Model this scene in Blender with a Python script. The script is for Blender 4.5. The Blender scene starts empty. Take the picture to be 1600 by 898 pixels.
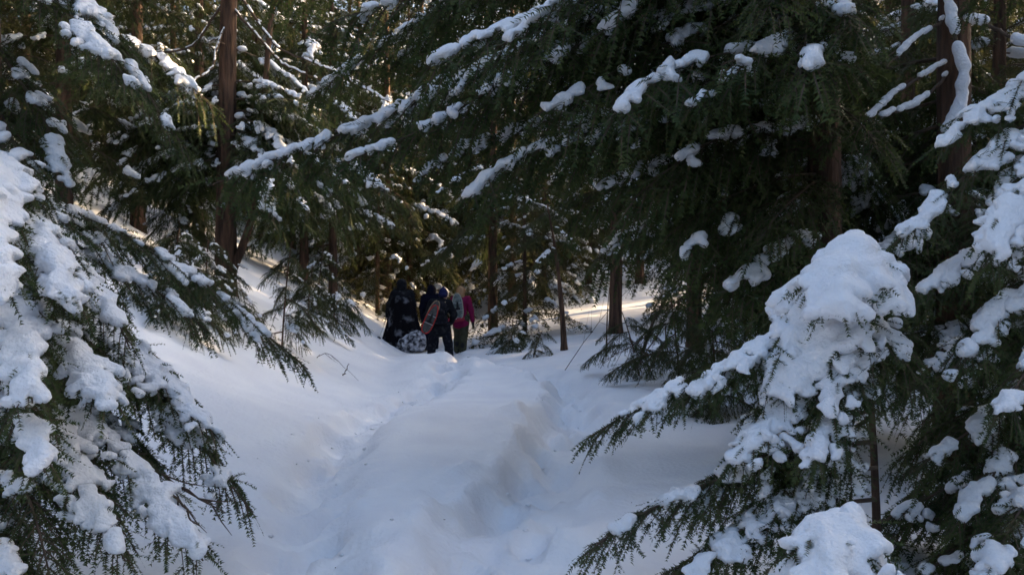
import bpy, math, random
import numpy as np
from mathutils import Vector, Matrix

# ------------------------------------------------------------------ camera, sky, sun, exposure
SC = bpy.context.scene
COL = SC.collection
F, CX, HZ, CAMZ = 1400.0, 800.0, 435.0, 1.6      # focal length and horizon in pixels of the 1600x898 photograph
cam = bpy.data.cameras.new('camera')
cam.sensor_fit = 'HORIZONTAL'; cam.sensor_width = 36.0
cam.lens = 36.0 * F / 1600.0
cam.shift_y = (HZ - 449.0) / 1600.0
cam.clip_start = 0.1; cam.clip_end = 1000
cam_o = bpy.data.objects.new('camera', cam); COL.objects.link(cam_o)
cam_o.location = (0, 0, CAMZ); cam_o.rotation_euler = (math.pi / 2, 0, 0)
SC.camera = cam_o

SUN_AZ, SUN_EL = math.radians(62), math.radians(15)
world = bpy.data.worlds.new('World'); SC.world = world; world.use_nodes = True
wn = world.node_tree
sky = wn.nodes.new('ShaderNodeTexSky'); sky.sky_type = 'NISHITA'; sky.sun_disc = False
sky.sun_elevation = SUN_EL; sky.sun_rotation = SUN_AZ
sky.air_density = 1.0; sky.dust_density = 10.0; sky.ozone_density = 2.2
wn.links.new(sky.outputs[0], wn.nodes['Background'].inputs[0])
wn.nodes['Background'].inputs[1].default_value = 0.12
sun = bpy.data.lights.new('sun', 'SUN'); sun.energy = 5.0; sun.angle = math.radians(0.5); sun.color = (1.0, 0.72, 0.42)
sun_o = bpy.data.objects.new('sun', sun); COL.objects.link(sun_o)
sdir = Vector((math.sin(SUN_AZ) * math.cos(SUN_EL), math.cos(SUN_AZ) * math.cos(SUN_EL), math.sin(SUN_EL)))
sun_o.rotation_euler = sdir.to_track_quat('Z', 'Y').to_euler()
vs = SC.view_settings
vs.view_transform = 'Standard'; vs.look = 'None'; vs.gamma = 1.0; vs.use_curve_mapping = False
vs.exposure = 2.68
SC.render.engine = 'CYCLES'
SC.cycles.use_denoising = True
SC.cycles.max_bounces = 5; SC.cycles.diffuse_bounces = 3; SC.cycles.glossy_bounces = 1; SC.cycles.transmission_bounces = 2
SC.cycles.pixel_filter_type = 'BLACKMAN_HARRIS'; SC.cycles.filter_width = 1.6

def at(px, py, Y):
    """world point seen at pixel (px, py) of the photograph at depth Y"""
    return np.array([(px - CX) / F * Y, Y, CAMZ - (py - HZ) / F * Y])

# ------------------------------------------------------------------ small numeric tools
def _hash(ix, iy, iz, seed):
    h = (ix * 374761393 + iy * 668265263 + iz * 2147483647 + seed * 974634541) & 0xffffffff
    h = ((h ^ (h >> 13)) * 1274126177) & 0xffffffff
    h = (h ^ (h >> 16)) & 0xffff
    return h / 65535.0 * 2 - 1

def noise(p, seed=0):
    """value noise on an (n,3) array"""
    p = np.asarray(p, float); i = np.floor(p).astype(np.int64); f = p - i
    f = f * f * (3 - 2 * f); r = 0
    for dx in (0, 1):
        for dy in (0, 1):
            for dz in (0, 1):
                w = (f[..., 0] if dx else 1 - f[..., 0]) * (f[..., 1] if dy else 1 - f[..., 1]) * (f[..., 2] if dz else 1 - f[..., 2])
                r = r + w * _hash(i[..., 0] + dx, i[..., 1] + dy, i[..., 2] + dz, seed)
    return r

def n2(x, y, s, seed=0):
    return noise(np.stack([x * s, y * s, np.zeros_like(x) + 0.37], -1), seed)

def sstep(a, b, x):
    t = np.clip((x - a) / (b - a), 0, 1); return t * t * (3 - 2 * t)

def unit(v): return v / (np.linalg.norm(v, axis=-1, keepdims=True) + 1e-9)

class Geo:
    """vertices plus triangles / quads with a material slot each"""
    def __init__(s): s.v = []; s.t = []; s.q = []; s.tm = []; s.qm = []; s.n = 0
    def add(s, v, tris=None, quads=None, m=0):
        v = np.asarray(v, np.float32).reshape(-1, 3)
        if tris is not None and len(tris):
            tris = np.asarray(tris, np.int32).reshape(-1, 3); s.t.append(tris + s.n); s.tm.append(np.full(len(tris), m, np.int32))
        if quads is not None and len(quads):
            quads = np.asarray(quads, np.int32).reshape(-1, 4); s.q.append(quads + s.n); s.qm.append(np.full(len(quads), m, np.int32))
        s.v.append(v); s.n += len(v)
    def arrays(s):
        z = lambda k: np.zeros((0, k), np.int32)
        v = np.concatenate(s.v) if s.v else np.zeros((0, 3), np.float32)
        return (v, np.concatenate(s.t) if s.t else z(3), np.concatenate(s.q) if s.q else z(4),
                np.concatenate(s.tm) if s.tm else np.zeros(0, np.int32), np.concatenate(s.qm) if s.qm else np.zeros(0, np.int32))
    def put(s, arr, M, off):
        v, t, q, tm, qm = arr
        v = v @ np.asarray(M, np.float32).T + np.asarray(off, np.float32)
        s.v.append(v.astype(np.float32)); s.t.append(t + s.n); s.q.append(q + s.n); s.tm.append(tm); s.qm.append(qm); s.n += len(v)
    def mesh(s, name, mats, smooth=True):
        v, t, q, tm, qm = s.arrays()
        me = bpy.data.meshes.new(name)
        me.vertices.add(len(v)); me.vertices.foreach_set('co', v.ravel())
        nl = len(t) * 3 + len(q) * 4
        me.loops.add(nl); me.loops.foreach_set('vertex_index', np.concatenate([t.ravel(), q.ravel()]).astype(np.int32))
        np_ = len(t) + len(q); me.polygons.add(np_)
        st = np.concatenate([np.arange(len(t)) * 3, len(t) * 3 + np.arange(len(q)) * 4]).astype(np.int32)
        me.polygons.foreach_set('loop_start', st)
        me.polygons.foreach_set('material_index', np.concatenate([tm, qm]).astype(np.int32))
        sm = np.full(np_, smooth, bool) if isinstance(smooth, bool) else np.isin(np.concatenate([tm, qm]), smooth)
        me.polygons.foreach_set('use_smooth', sm)
        for m in mats: me.materials.append(M[m])
        me.update(calc_edges=True)
        return me

def tube(g, pts, rad, sides=6, m=0, cap=True, seed=None, rough=0.0):
    pts = np.asarray(pts, float); n = len(pts); rad = np.broadcast_to(np.asarray(rad, float), (n,))
    T = unit(np.gradient(pts, axis=0)); ref = np.array([0, 0, 1.0]) if abs(T[0, 2]) < 0.9 else np.array([1.0, 0, 0])
    A = unit(np.cross(T, ref)); B = np.cross(T, A)
    th = np.arange(sides) / sides * 2 * np.pi
    r = rad[:, None] * np.ones(sides)
    if rough:
        pp = np.stack([np.cos(th)[None] * 3 + 0 * r, np.sin(th)[None] * 3 + 0 * r, np.linalg.norm(pts - pts[0], axis=1)[:, None] * 4 + 0 * r], -1)
        r = r * (1 + rough * noise(pp * 1.3, seed or 0) + rough * 0.6 * noise(pp * 3.1, (seed or 0) + 5))
    v = pts[:, None] + A[:, None] * (np.cos(th)[None, :, None] * r[..., None]) + B[:, None] * (np.sin(th)[None, :, None] * r[..., None])
    i = np.arange(n - 1)[:, None] * sides; j = np.arange(sides)[None]; k = (j + 1) % sides
    q = np.stack([i + j, i + k, i + sides + k, i + sides + j], -1).reshape(-1, 4)
    g.add(v.reshape(-1, 3), quads=q, m=m)
    if cap:
        e = v[-1]; g.add(np.vstack([e, e.mean(0, keepdims=True) + T[-1] * rad[-1] * .6]), tris=[[a, (a + 1) % sides, sides] for a in range(sides)], m=m)

EDGES = [((0,0,0),(1,0,0)),((0,1,0),(1,1,0)),((0,0,1),(1,0,1)),((0,1,1),(1,1,1)),
         ((0,0,0),(0,1,0)),((1,0,0),(1,1,0)),((0,0,1),(0,1,1)),((1,0,1),(1,1,1)),
         ((0,0,0),(0,0,1)),((1,0,0),(1,0,1)),((0,1,0),(0,1,1)),((1,1,0),(1,1,1))]
def nets(D, org, vox):
    """surface nets of a field, inside where D > 0"""
    nx, ny, nz = D.shape
    acc = np.zeros((nx-1, ny-1, nz-1, 3), np.float32); cnt = np.zeros((nx-1, ny-1, nz-1), np.float32)
    c = lambda o: D[o[0]:nx-1+o[0], o[1]:ny-1+o[1], o[2]:nz-1+o[2]]
    for a, b in EDGES:
        da, db = c(a), c(b); cr = (da > 0) != (db > 0)
        t = np.where(cr, da / (da - db + 1e-12), 0)
        for k in range(3): acc[..., k] += np.where(cr, a[k] + t * (b[k] - a[k]), 0)
        cnt += cr
    act = cnt > 0
    idx = np.full(act.shape, -1, np.int64); idx[act] = np.arange(act.sum())
    I = np.argwhere(act); v = (I + acc[act] / cnt[act][:, None]) * vox + org
    quads = []
    S = D > 0
    for ax in range(3):
        o = [x for x in range(3) if x != ax]
        sl0 = [slice(1, -1)] * 3; sl1 = [slice(1, -1)] * 3
        sl0[ax] = slice(0, -1); sl1[ax] = slice(1, None)
        a, b = S[tuple(sl0)], S[tuple(sl1)]
        for flip in (0, 1):
            e = np.argwhere((a & ~b) if flip == 0 else (~a & b))
            if not len(e): continue
            e = e.copy(); e[:, o[0]] += 1; e[:, o[1]] += 1
            def cell(d0, d1):
                w = e.copy(); w[:, o[0]] += d0; w[:, o[1]] += d1
                return idx[w[:, 0], w[:, 1], w[:, 2]]
            qd = np.stack([cell(-1, -1), cell(0, -1), cell(0, 0), cell(-1, 0)], 1)
            if (flip == 1) != (ax == 1): qd = qd[:, ::-1]
            quads.append(qd)
    qd = np.concatenate(quads) if quads else np.zeros((0, 4), int)
    return v.astype(np.float32), qd[(qd >= 0).all(1)]

def blobs(cs, rs, vox, zs=0.85, iso=0.22, nz=0.0, nsc=8.0, seed=0):
    """lumpy union of soft balls -> (vertices, quads)"""
    cs = np.asarray(cs, float); rs = np.asarray(rs, float)
    if not len(cs): return np.zeros((0, 3), np.float32), np.zeros((0, 4), int)
    lo = (cs - rs[:, None]).min(0) - 2 * vox; hi = (cs + rs[:, None]).max(0) + 2 * vox
    dim = np.ceil((hi - lo) / vox).astype(int) + 1
    D = np.zeros(dim, np.float32)
    for c, r in zip(cs, rs):
        a = np.maximum(np.floor((c - r - lo) / vox).astype(int), 0); b = np.minimum(np.ceil((c + r - lo) / vox).astype(int) + 1, dim)
        g = [(np.arange(a[k], b[k]) * vox + lo[k] - c[k]) / r for k in range(3)]
        q = g[0][:, None, None] ** 2 + g[1][None, :, None] ** 2 + (g[2][None, None] / zs) ** 2
        D[a[0]:b[0], a[1]:b[1], a[2]:b[2]] += np.clip(1 - q, 0, 1) ** 2
    D -= iso
    v, q = nets(D, lo, vox)
    if nz and len(v):
        v = v + (np.stack([noise(v * nsc + 11 * k, seed + k) for k in range(3)], 1) * nz).astype(np.float32)
    return v, q

def snow_geo(cs, rs, vox, **k):
    g = Geo(); v, q = blobs(cs, rs, vox, **k); g.add(v, quads=q, m=0); return g

# ------------------------------------------------------------------ materials (all procedural)
M = {}
def mat(name, col, rough=0.8, var=None, scale=8.0, bump=0.0, bscale=40.0, stretch=None, translucent=0.0, spec=0.3, detail=4.0, coord='Object', ramp=(.32, .68), bdist=.02):
    m = bpy.data.materials.new(name); m.use_nodes = True; nt = m.node_tree; N = nt.nodes; L = nt.links
    b = N['Principled BSDF']; b.inputs['Roughness'].default_value = rough; b.inputs['Specular IOR Level'].default_value = spec
    b.inputs['Base Color'].default_value = (*col, 1)
    tc = N.new('ShaderNodeTexCoord'); mp = N.new('ShaderNodeMapping'); L.new(tc.outputs[coord], mp.inputs[0])
    if stretch: mp.inputs['Scale'].default_value = stretch
    if var:
        no = N.new('ShaderNodeTexNoise'); no.inputs['Scale'].default_value = scale; no.inputs['Detail'].default_value = detail
        cr = N.new('ShaderNodeValToRGB'); cr.color_ramp.elements[0].position, cr.color_ramp.elements[1].position = ramp
        cr.color_ramp.elements[0].color = (*col, 1); cr.color_ramp.elements[1].color = (*var, 1)
        L.new(mp.outputs[0], no.inputs[0]); L.new(no.outputs['Fac'], cr.inputs[0]); L.new(cr.outputs[0], b.inputs['Base Color'])
    if bump:
        nb = N.new('ShaderNodeTexNoise'); nb.inputs['Scale'].default_value = bscale; nb.inputs['Detail'].default_value = 5
        bp = N.new('ShaderNodeBump'); bp.inputs['Strength'].default_value = bump; bp.inputs['Distance'].default_value = bdist
        L.new(mp.outputs[0], nb.inputs[0]); L.new(nb.outputs['Fac'], bp.inputs['Height']); L.new(bp.outputs[0], b.inputs['Normal'])
    if translucent:
        tr = N.new('ShaderNodeBsdfTranslucent'); mx = N.new('ShaderNodeMixShader'); mx.inputs[0].default_value = translucent
        if var: L.new(cr.outputs[0], tr.inputs[0])
        else: tr.inputs[0].default_value = (*col, 1)
        L.new(b.outputs[0], mx.inputs[1]); L.new(tr.outputs[0], mx.inputs[2]); L.new(mx.outputs[0], N['Material Output'].inputs[0])
    M[name] = m; return m
mat('snow', (0.84, 0.84, 0.87), 0.75, var=(0.88, 0.88, 0.89), scale=3, bump=0.8, bscale=55, spec=0.2)
mat('ground_snow', (0.80, 0.80, 0.83), 0.75, var=(0.88, 0.88, 0.89), scale=1.6, bump=0.8, bscale=22, spec=0.2)
mat('needle', (0.034, 0.056, 0.020), 0.65, var=(0.078, 0.096, 0.030), scale=5, translucent=0.28, spec=0.12)
mat('needle_far', (0.036, 0.044, 0.018), 0.6, var=(0.080, 0.078, 0.028), scale=1.5, translucent=0.35, spec=0.1)
mat('twig', (0.06, 0.042, 0.030), 0.85, var=(0.10, 0.065, 0.045), scale=20)
mat('bark', (0.045, 0.026, 0.017), 0.9, var=(0.145, 0.080, 0.050), scale=14, bump=1.0, bscale=22, stretch=(1, 1, 0.14), detail=8, ramp=(.40, .66), bdist=.06)

# ------------------------------------------------------------------ scene-object helpers
def link(name, mesh, parent=None, loc=(0, 0, 0), rot=(0, 0, 0), scale=1.0):
    o = bpy.data.objects.new(name, mesh); COL.objects.link(o); o.location = loc; o.rotation_euler = rot
    o.scale = (scale,) * 3 if np.isscalar(scale) else scale
    if parent is not None: o.parent = parent
    return o
def tag(o, label=None, cat=None, group=None, kind=None):
    if label: o['label'] = label
    if cat: o['category'] = cat
    if group: o['group'] = group
    if kind: o['kind'] = kind
    return o

# ------------------------------------------------------------------ snow-covered ground
def trail_x(Y): return -0.45 - (np.asarray(Y, float) - 4.8) * 0.072
def seg_dist(x, y, pts):
    """signed side distance, parameter along a polyline of world points"""
    best = np.full(x.shape, 1e9); side = np.zeros_like(best); par = np.zeros_like(best); acc = 0.0
    for (ax, ay), (bx, by) in zip(pts[:-1], pts[1:]):
        dx, dy = bx - ax, by - ay; l = math.hypot(dx, dy)
        t = np.clip(((x - ax) * dx + (y - ay) * dy) / (l * l), 0, 1)
        d = np.hypot(x - ax - t * dx, y - ay - t * dy); m = d < best
        s = ((x - ax) * dy - (y - ay) * dx) / l
        best = np.where(m, d, best); side = np.where(m, s, side); par = np.where(m, acc + t * l, par); acc += l
    return best, side, par
def gp(px, py, z=0.0):
    Y = (CAMZ - z) * F / (py - HZ); return ((px - CX) / F * Y, Y)
TRENCH = [gp(760, 1200), gp(775, 898), gp(800, 800), gp(850, 710), gp(885, 655), gp(890, 610), (0.55, 15.0), (-0.55, 17.2), (-1.35, 19.6), (-1.9, 23), (-4, 30)]
LEFT = [gp(470, 1000), gp(480, 830), gp(505, 740), gp(540, 690), gp(580, 650), gp(660, 612), (-1.0, 14.5), (-1.2, 17.0)]
PITS = []
_r = random.Random(4)
def _pits(line, step, off):
    for (ax, ay), (bx, by) in zip(line[:-1], line[1:]):
        l = math.hypot(bx - ax, by - ay); k = max(1, int(l / step))
        for i in range(k):
            t = (i + _r.random() * .5) / k; s = off if i % 2 else -off
            PITS.append((ax + (bx - ax) * t + s + _r.uniform(-.05, .05), ay + (by - ay) * t, _r.uniform(.11, .20), _r.uniform(.09, .19)))
_pits(LEFT, 0.42, 0.13); _pits(TRENCH[:9], 0.42, 0.14)
def ground_z(x, y):
    x = np.asarray(x, float); y = np.asarray(y, float)
    d = trail_x(np.minimum(y, 26)) - x
    gl = sstep(4.0, 13.0, y) * .85 + .15
    z = gl * np.where(d > 0, 0.56 * (np.sqrt(np.maximum(d - 0.75, 0) ** 2 + 0.09) - 0.3) * (d > 0.75), 0) 
    z = np.where(d > 9, np.minimum(z, gl * 4.0 + 0.08 * (d - 9)), z)
    dr = -d
    z = z + np.where(dr > 1.6, 0.09 * (dr - 1.6), 0) * sstep(6, 16, y) * .8 + np.where(dr > 12, .02 * (dr - 12), 0)
    z = z + 0.055 * np.maximum(y - 24, 0) * sstep(-4, 4, x + 0.1 * y) + 0.02 * np.maximum(y - 22, 0)
    z = z - 0.20 * sstep(14.5, 18.5, y) * np.exp(-(d / 1.8) ** 2)
    # swale at the foot of the left bank
    z = z - 0.13 * np.exp(-((d - 1.9 - 0.25 * n2(x, y, .4, 3)) / 0.8) ** 2) * sstep(8.5, 10.5, y) * (1 - sstep(13, 16, y))
    # broad drifts
    z = z + 0.09 * n2(x, y, 0.35, 1) + 0.035 * n2(x, y, 1.1, 2) + 0.012 * n2(x, y, 3.0, 4)
    # central hump of untouched snow between the two tracks
    hx, hy = -0.38, 9.4
    z = z + 0.24 * np.exp(-(((x - hx) / 1.0) ** 4 + ((y - hy) / 2.2) ** 2))
    z = z + 0.24 * np.exp(-(((x + 1.1) / 1.0) ** 4 + ((y - 16.4) / 1.2) ** 2))
    # trodden trench: steep on its left side, gentle on the right
    b, s, p = seg_dist(x, y, TRENCH); b = b + 0.10 * n2(x, y, 1.6, 8) + .05 * n2(x, y, 4.0, 88)
    w = np.where(s > 0, 0.70, 0.36)
    dep = 0.25 * (1 - sstep(w * .25, w, b)) * (1 - 0.4 * sstep(14, 20, y)) * (.35 + .65 * sstep(5.2, 7.4, y + .5 * n2(x, y, .8, 41))) * (.85 + .3 * n2(x, y, 1.1, 42))
    rag = (1 - sstep(.35, .75, b))
    z = z - dep + rag * (0.07 * n2(x, y, 3.6, 5) + 0.035 * n2(x, y, 8.0, 6)) + 0.06 * np.exp(-((b - 0.5) / .14) ** 2) * (0.5 + .8 * n2(x, y, 2.0, 9))
    b, s, p = seg_dist(x, y, LEFT); b = b + 0.07 * n2(x, y, 2.0, 18)
    z = z - 0.13 * (1 - sstep(.1, .42, b)) + (1 - sstep(.25, .6, b)) * (0.045 * n2(x, y, 5, 15) + 0.02 * n2(x, y, 10, 16))
    # broken crust ledge close to the camera
    lx, ly = gp(640, 850)
    e = sstep(-.10, .05, (lx + 0.1 - x) + 0.12 * n2(x, y, 4, 21)) * sstep(-.15, .12, (ly + .5 - y) + .14 * n2(x, y, 3, 22)) * sstep(-2.4, -1.4, x)
    z = z + 0.085 * e
    near = 1 - sstep(6.3, 7.6, y)
    z = z + near * (1 - sstep(1.1, 1.8, np.abs(x + .25))) * (0.05 * n2(x, y, 2.4, 31) + 0.04 * np.abs(n2(x, y, 5.0, 32)) + .015 * n2(x, y, 11, 33))
    z = z + (0.03 * np.abs(n2(x, y, 1.7, 61)) + .02 * n2(x, y, 4.0, 62)) * (1 - sstep(1.2, 2.4, np.abs(d))) * (1 - sstep(13, 17, y))
    z = z + 0.22 * np.exp(-(((x + 1.65) / .75) ** 4 + ((y - 18.35) / .55) ** 2))
    tr_ = (1 - sstep(.5, 1.3, np.abs(d + .1))) * (1 - sstep(9, 12, y)) + rag
    z = z + tr_ * (.012 * n2(x, y, 9, 71) + .007 * n2(x, y, 17, 72)) + .003 * n2(x, y, 12, 73)
    for (px, py, r, dp) in PITS:
        m = (np.abs(x - px) < .5) & (np.abs(y - py) < .6)
        if m.any():
            q = ((x[m] - px) / r) ** 2 + ((y[m] - py) / (r * 1.5)) ** 2
            z[m] -= dp * np.exp(-q ** 3) - 0.03 * np.exp(-(q - 1.8) ** 2 * 2)
    return z
def gz(x, y): return float(ground_z(np.array([x]), np.array([y]))[0])

nxg, nyg = 430, 500
s = np.linspace(-1, 1, nxg); gx = 2.4 * np.sinh(4.3 * s) / np.sinh(4.3) * (90 / 2.4)
gx = 2.4 * np.sinh(4.32 * s)
t = np.linspace(-1.35, 3.12, nyg); gy = 6.0 + 8.0 * np.sinh(t)
GX, GY = np.meshgrid(gx, gy); GZ = ground_z(GX.ravel(), GY.ravel())
g = Geo()
ii = np.arange(nyg - 1)[:, None] * nxg + np.arange(nxg - 1)[None]
g.add(np.stack([GX.ravel(), GY.ravel(), GZ], 1), quads=np.stack([ii, ii + 1, ii + nxg + 1, ii + nxg], -1).reshape(-1, 4))
tag(link('snow_ground', g.mesh('snow_ground', ['ground_snow'])), 'trodden snow with a trench and footprints between hemlocks', kind='structure')

# ------------------------------------------------------------------ hemlock boughs
UP = np.array([0, 0, 1.0])
def bough_geo(rng, axis, width, nb, twig_len, twig_step, nl, ns, nw, droop=0.5, snow=0.5, r0=0.05, vox=0.016, wood=0.012, stems=True, snow_only_tip=0.0, sseed=None, nscale=None, wsides=5, lean=0.0, least=3, tufts=0):
    """one bough along the polyline `axis`: (wood + needle Geo, snow Geo)"""
    axis = np.asarray(axis, float); n = len(axis)
    L = np.linalg.norm(np.diff(axis, axis=0), axis=1).sum()
    tt = np.linspace(0, 1, n)
    P = lambda t: np.array([np.interp(t, tt, axis[:, k]) for k in range(3)])
    Tg = unit(np.gradient(axis, axis=0)); T = lambda t: unit(np.array([np.interp(t, tt, Tg[:, k]) for k in range(3)]))
    g = Geo()
    tube(g, axis, wood * (1 - 0.85 * tt) + 0.0015, wsides, m=0)
    B, D, LN, NM = [], [], [], []
    sc, sr, sb = [], [], []
    sseed = int(rng.integers(1e6)) if sseed is None else sseed
    nscale = nscale or 1.0 / (r0 * 4.6)
    at_ = np.arange(0.08, 0.97, r0 * 0.7 / L)
    sc.append(np.stack([np.interp(at_, tt, axis[:, k]) for k in range(3)], 1) + UP * r0 * .45)
    sr.append(r0 * rng.uniform(.6, 1.4, len(at_)) * (1 - .35 * at_)); sb.append(np.where(at_ > snow_only_tip, .40 if tufts else .10, .4))
    for i in range(nb * 2):
        t = 0.10 + 0.88 * ((i + rng.random() * .7) / (nb * 2)); sd = 1 if i % 2 else -1
        p0 = P(t); tg = T(t); S = unit(np.cross(tg, UP)) * sd
        a = math.radians(rng.uniform(38, 64)) * (1 - .35 * t)
        d = unit(np.cos(a) * tg + np.sin(a) * S + UP * rng.normal(lean, .15))
        pr = min(1, (t + .05) / .28) ** .7 * (1 - t) ** .75 + .16
        l = width * pr * rng.uniform(.65, 1.15)
        m = 6; u = np.linspace(0, 1, m)
        c = p0 + d * (u * l)[:, None] + tg * (0.18 * l * u ** 2)[:, None] - UP * (droop * l * u ** 2 * rng.uniform(.5, 1.5))[:, None]
        tube(g, c, 0.26 * wood * (1 - .8 * u) + .001, 3, m=0, cap=False)
        ct = unit(np.gradient(c, axis=0))
        k = max(2, int(l / twig_step)); us = (np.arange(k) + rng.random(k) * .6) / k
        cp = np.stack([np.interp(us, u, c[:, q]) for q in range(3)], 1); cd = unit(np.stack([np.interp(us, u, ct[:, q]) for q in range(3)], 1))
        ss = np.where(np.arange(k) % 2, 1.0, -1.0)[:, None]
        side = unit(np.cross(cd, UP)) * ss
        aa = np.radians(rng.uniform(22, 72, k))[:, None]
        td = unit(np.cos(aa) * cd + np.sin(aa) * side + UP * rng.normal(-.15, .22, (k, 1)))
        tl = twig_len * (1 - .5 * us) * rng.uniform(.35, 1.4, k)
        B += [cp, cp, c[-2:-1]]; D += [td, unit(cd + rng.normal(0, .15, (k, 3))), ct[-1:]]
        LN += [tl, np.full(k, twig_step * 1.4), np.array([twig_len * .8])]
        if snow > .05:
            sc.append(cp + td * (tl * .45)[:, None] + UP * r0 * .12); sr.append(r0 * rng.uniform(.55, .9, k)); sb.append(.06 + .5 * us ** 2.5)
        su = np.arange(0.05, .95, max(.06, r0 * .7 / max(l, .05)))
        sc.append(np.stack([np.interp(su, u, c[:, q]) for q in range(3)], 1) + UP * r0 * .3)
        sr.append(r0 * rng.uniform(.5, 1.3, len(su)) * (1 - .45 * su)); sb.append((.55 * su ** 2.5 if t > snow_only_tip else .5 + 0 * su))
    sc = np.concatenate(sc); sr = np.concatenate(sr); sb = np.concatenate(sb)
    kp = noise(sc * nscale, sseed) * .60 + .42 * noise(sc * nscale * 2.2, sseed + 1) > (0.5 - 1.0 * snow) + sb
    if tufts:      # scattered tufts caught on the side branchlets
        side_i = np.arange(len(at_), len(sc))
        for q in rng.choice(side_i, min(tufts, len(side_i)), replace=False):
            kp |= np.linalg.norm(sc - sc[q], axis=1) < rng.uniform(1.0, 3.2) * r0
        sc = sc + UP * r0 * .25
    sc, sr = sc[kp], sr[kp]
    B = np.concatenate(B); D = np.concatenate(D); LN = np.concatenate(LN)
    NM = unit(UP + rng.normal(0, .4, B.shape)); SD = unit(np.cross(NM, D))
    if stems:
        tip = B + D * LN[:, None]; w = SD * (nw * .35)
        V = np.stack([B - w, B + w, tip], 1).reshape(-1, 3); g.add(V, tris=np.arange(len(V)).reshape(-1, 3), m=0)
    cnt = np.maximum(3, (LN / ns).astype(int)); tot = cnt.sum()
    ti = np.repeat(np.arange(len(B)), cnt); k = np.arange(tot) - np.repeat(np.cumsum(cnt) - cnt, cnt)
    f = (k + rng.random(tot)) / np.repeat(cnt, cnt)
    base = B[ti] + D[ti] * (f * LN[ti])[:, None] - UP * (0.10 * LN[ti] * f ** 2)[:, None]
    for sd in (1, -1):
        aa = np.radians(rng.uniform(40, 72, tot))[:, None]
        nd = np.cos(aa) * D[ti] + np.sin(aa) * SD[ti] * sd + UP * rng.normal(0, .22, (tot, 1))
        ln = (nl * rng.uniform(.7, 1.15, tot) * (1 - .35 * f))[:, None]
        w = D[ti] * (nw * .5)
        V = np.stack([base - w, base + w, base + nd * ln], 1).reshape(-1, 3)
        g.add(V, tris=np.arange(len(V)).reshape(-1, 3), m=1)
    # snow: balls that touch make one clump
    cl = []
    if len(sc):
        lab = np.arange(len(sc)); dd = np.linalg.norm(sc[:, None] - sc[None], axis=2) < .62 * (sr[:, None] + sr[None])
        while True:
            nl_ = np.where(dd, lab[None], 10 ** 9).min(1); nl_ = nl_[nl_]
            if (nl_ == lab).all(): break
            lab = nl_
        for q in np.unique(lab):
            i = lab == q
            if i.sum() < least: continue
            sgq = snow_geo(sc[i], sr[i] * 1.25, vox, seed=sseed, nz=r0 * .42, nsc=.7 / r0, zs=.78)
            if sgq.n: cl.append((i.sum(), sgq))
    return g, cl

def join(cl):
    g = Geo(); I = np.eye(3)
    for _, q in cl: g.put(q.arrays(), I, (0, 0, 0))
    return g

def arc(p0, p1, sag=0.18, n=14, wig=0.0, rng=None):
    """curve from p0 to p1 that leaves high and droops at the end"""
    p0 = np.asarray(p0, float); p1 = np.asarray(p1, float); L = np.linalg.norm(p1 - p0)
    c = p0 * .48 + p1 * .52 + UP * sag * L; u = np.linspace(0, 1, n)[:, None]
    a = (1 - u) ** 2 * p0 + 2 * u * (1 - u) * c + u ** 2 * p1
    if wig and rng is not None:
        a = a + np.stack([np.sin(u[:, 0] * rng.uniform(5, 9) + rng.uniform(0, 6)) * wig * L * u[:, 0] for _ in range(3)], 1)
    return a

BOUGH_MATS = ['twig', 'needle']
def hero_bough(tree, p0, p1, seed, width=0.45, snow=0.55, sag=0.16, r0=0.05, droop=0.5, fine=1.0, tip=0.0, wood=None, vox=None, lean=0.0, dens=1.0, patch=None):
    rng = np.random.default_rng(seed)
    base = np.array(tree.location); a = arc(p0, p1, sag, wig=.03 if patch else .012, rng=rng); off = a[0].copy()
    L = np.linalg.norm(a[-1] - a[0])
    nb = max(8, int(L / (.055 * fine) * dens))
    g, cl = bough_geo(rng, a - off, width, nb, .150 * fine, .030 * fine, .0225 * fine, .0089 * fine, .0080 * fine, droop, snow, r0, vox or r0 * .38, wood or .005 + .0045 * L, snow_only_tip=tip, lean=lean, nscale=1 / patch if patch else None, least=4 if patch else 3, tufts=int(L * 9) if patch else 0)
    o = link('bough', g.mesh('bough', BOUGH_MATS, smooth=[0]), tree, off - base)
    big = [c for c in cl if c[0] >= 5]; small = [c for c in cl if c[0] < 5]
    for _, q in big: link('snow_clump', q.mesh('snow_clump', ['snow']), o)
    if small: link('snow_crumbs', join(small).mesh('snow_crumbs', ['snow']), o)['kind'] = 'stuff'
    return o

# canonical boughs along +X that many trees share: (length, slope at root, droop, width, snow)
def canon(seed, L, rise, drop, width, snow, fine, r0, **k):
    rng = np.random.default_rng(seed)
    u = np.linspace(0, 1, 12)
    ax = np.stack([u * L, .05 * L * np.sin(u * rng.uniform(3, 7)), L * (rise * u - drop * u ** 2)], 1)
    nb = max(7, int(L / (.055 * fine)))
    return bough_geo(rng, ax, width, nb, .145 * fine, .030 * fine, .021 * fine, .0070 * fine, .0068 * fine, .85, snow, r0, r0 * .32, .006 + .006 * L, **k)
def variants(specs, prefix, **k):
    out = []
    for sp in specs:
        g, cl = canon(*sp, **k)
        out.append((g.mesh(prefix, BOUGH_MATS, smooth=[0]), join(cl).mesh(prefix + '_snow', ['snow']) if cl else None, sp[1]))
    return out
def put_bough(tree, v, loc, az, s=1.0, pitch=0.0, snow=True, roll=0.0):
    o = link('bough', v[0], tree, loc, (roll, pitch, az), s)
    if snow and v[1]: link('snow_load', v[1], o)['kind'] = 'stuff'
    return o

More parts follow.
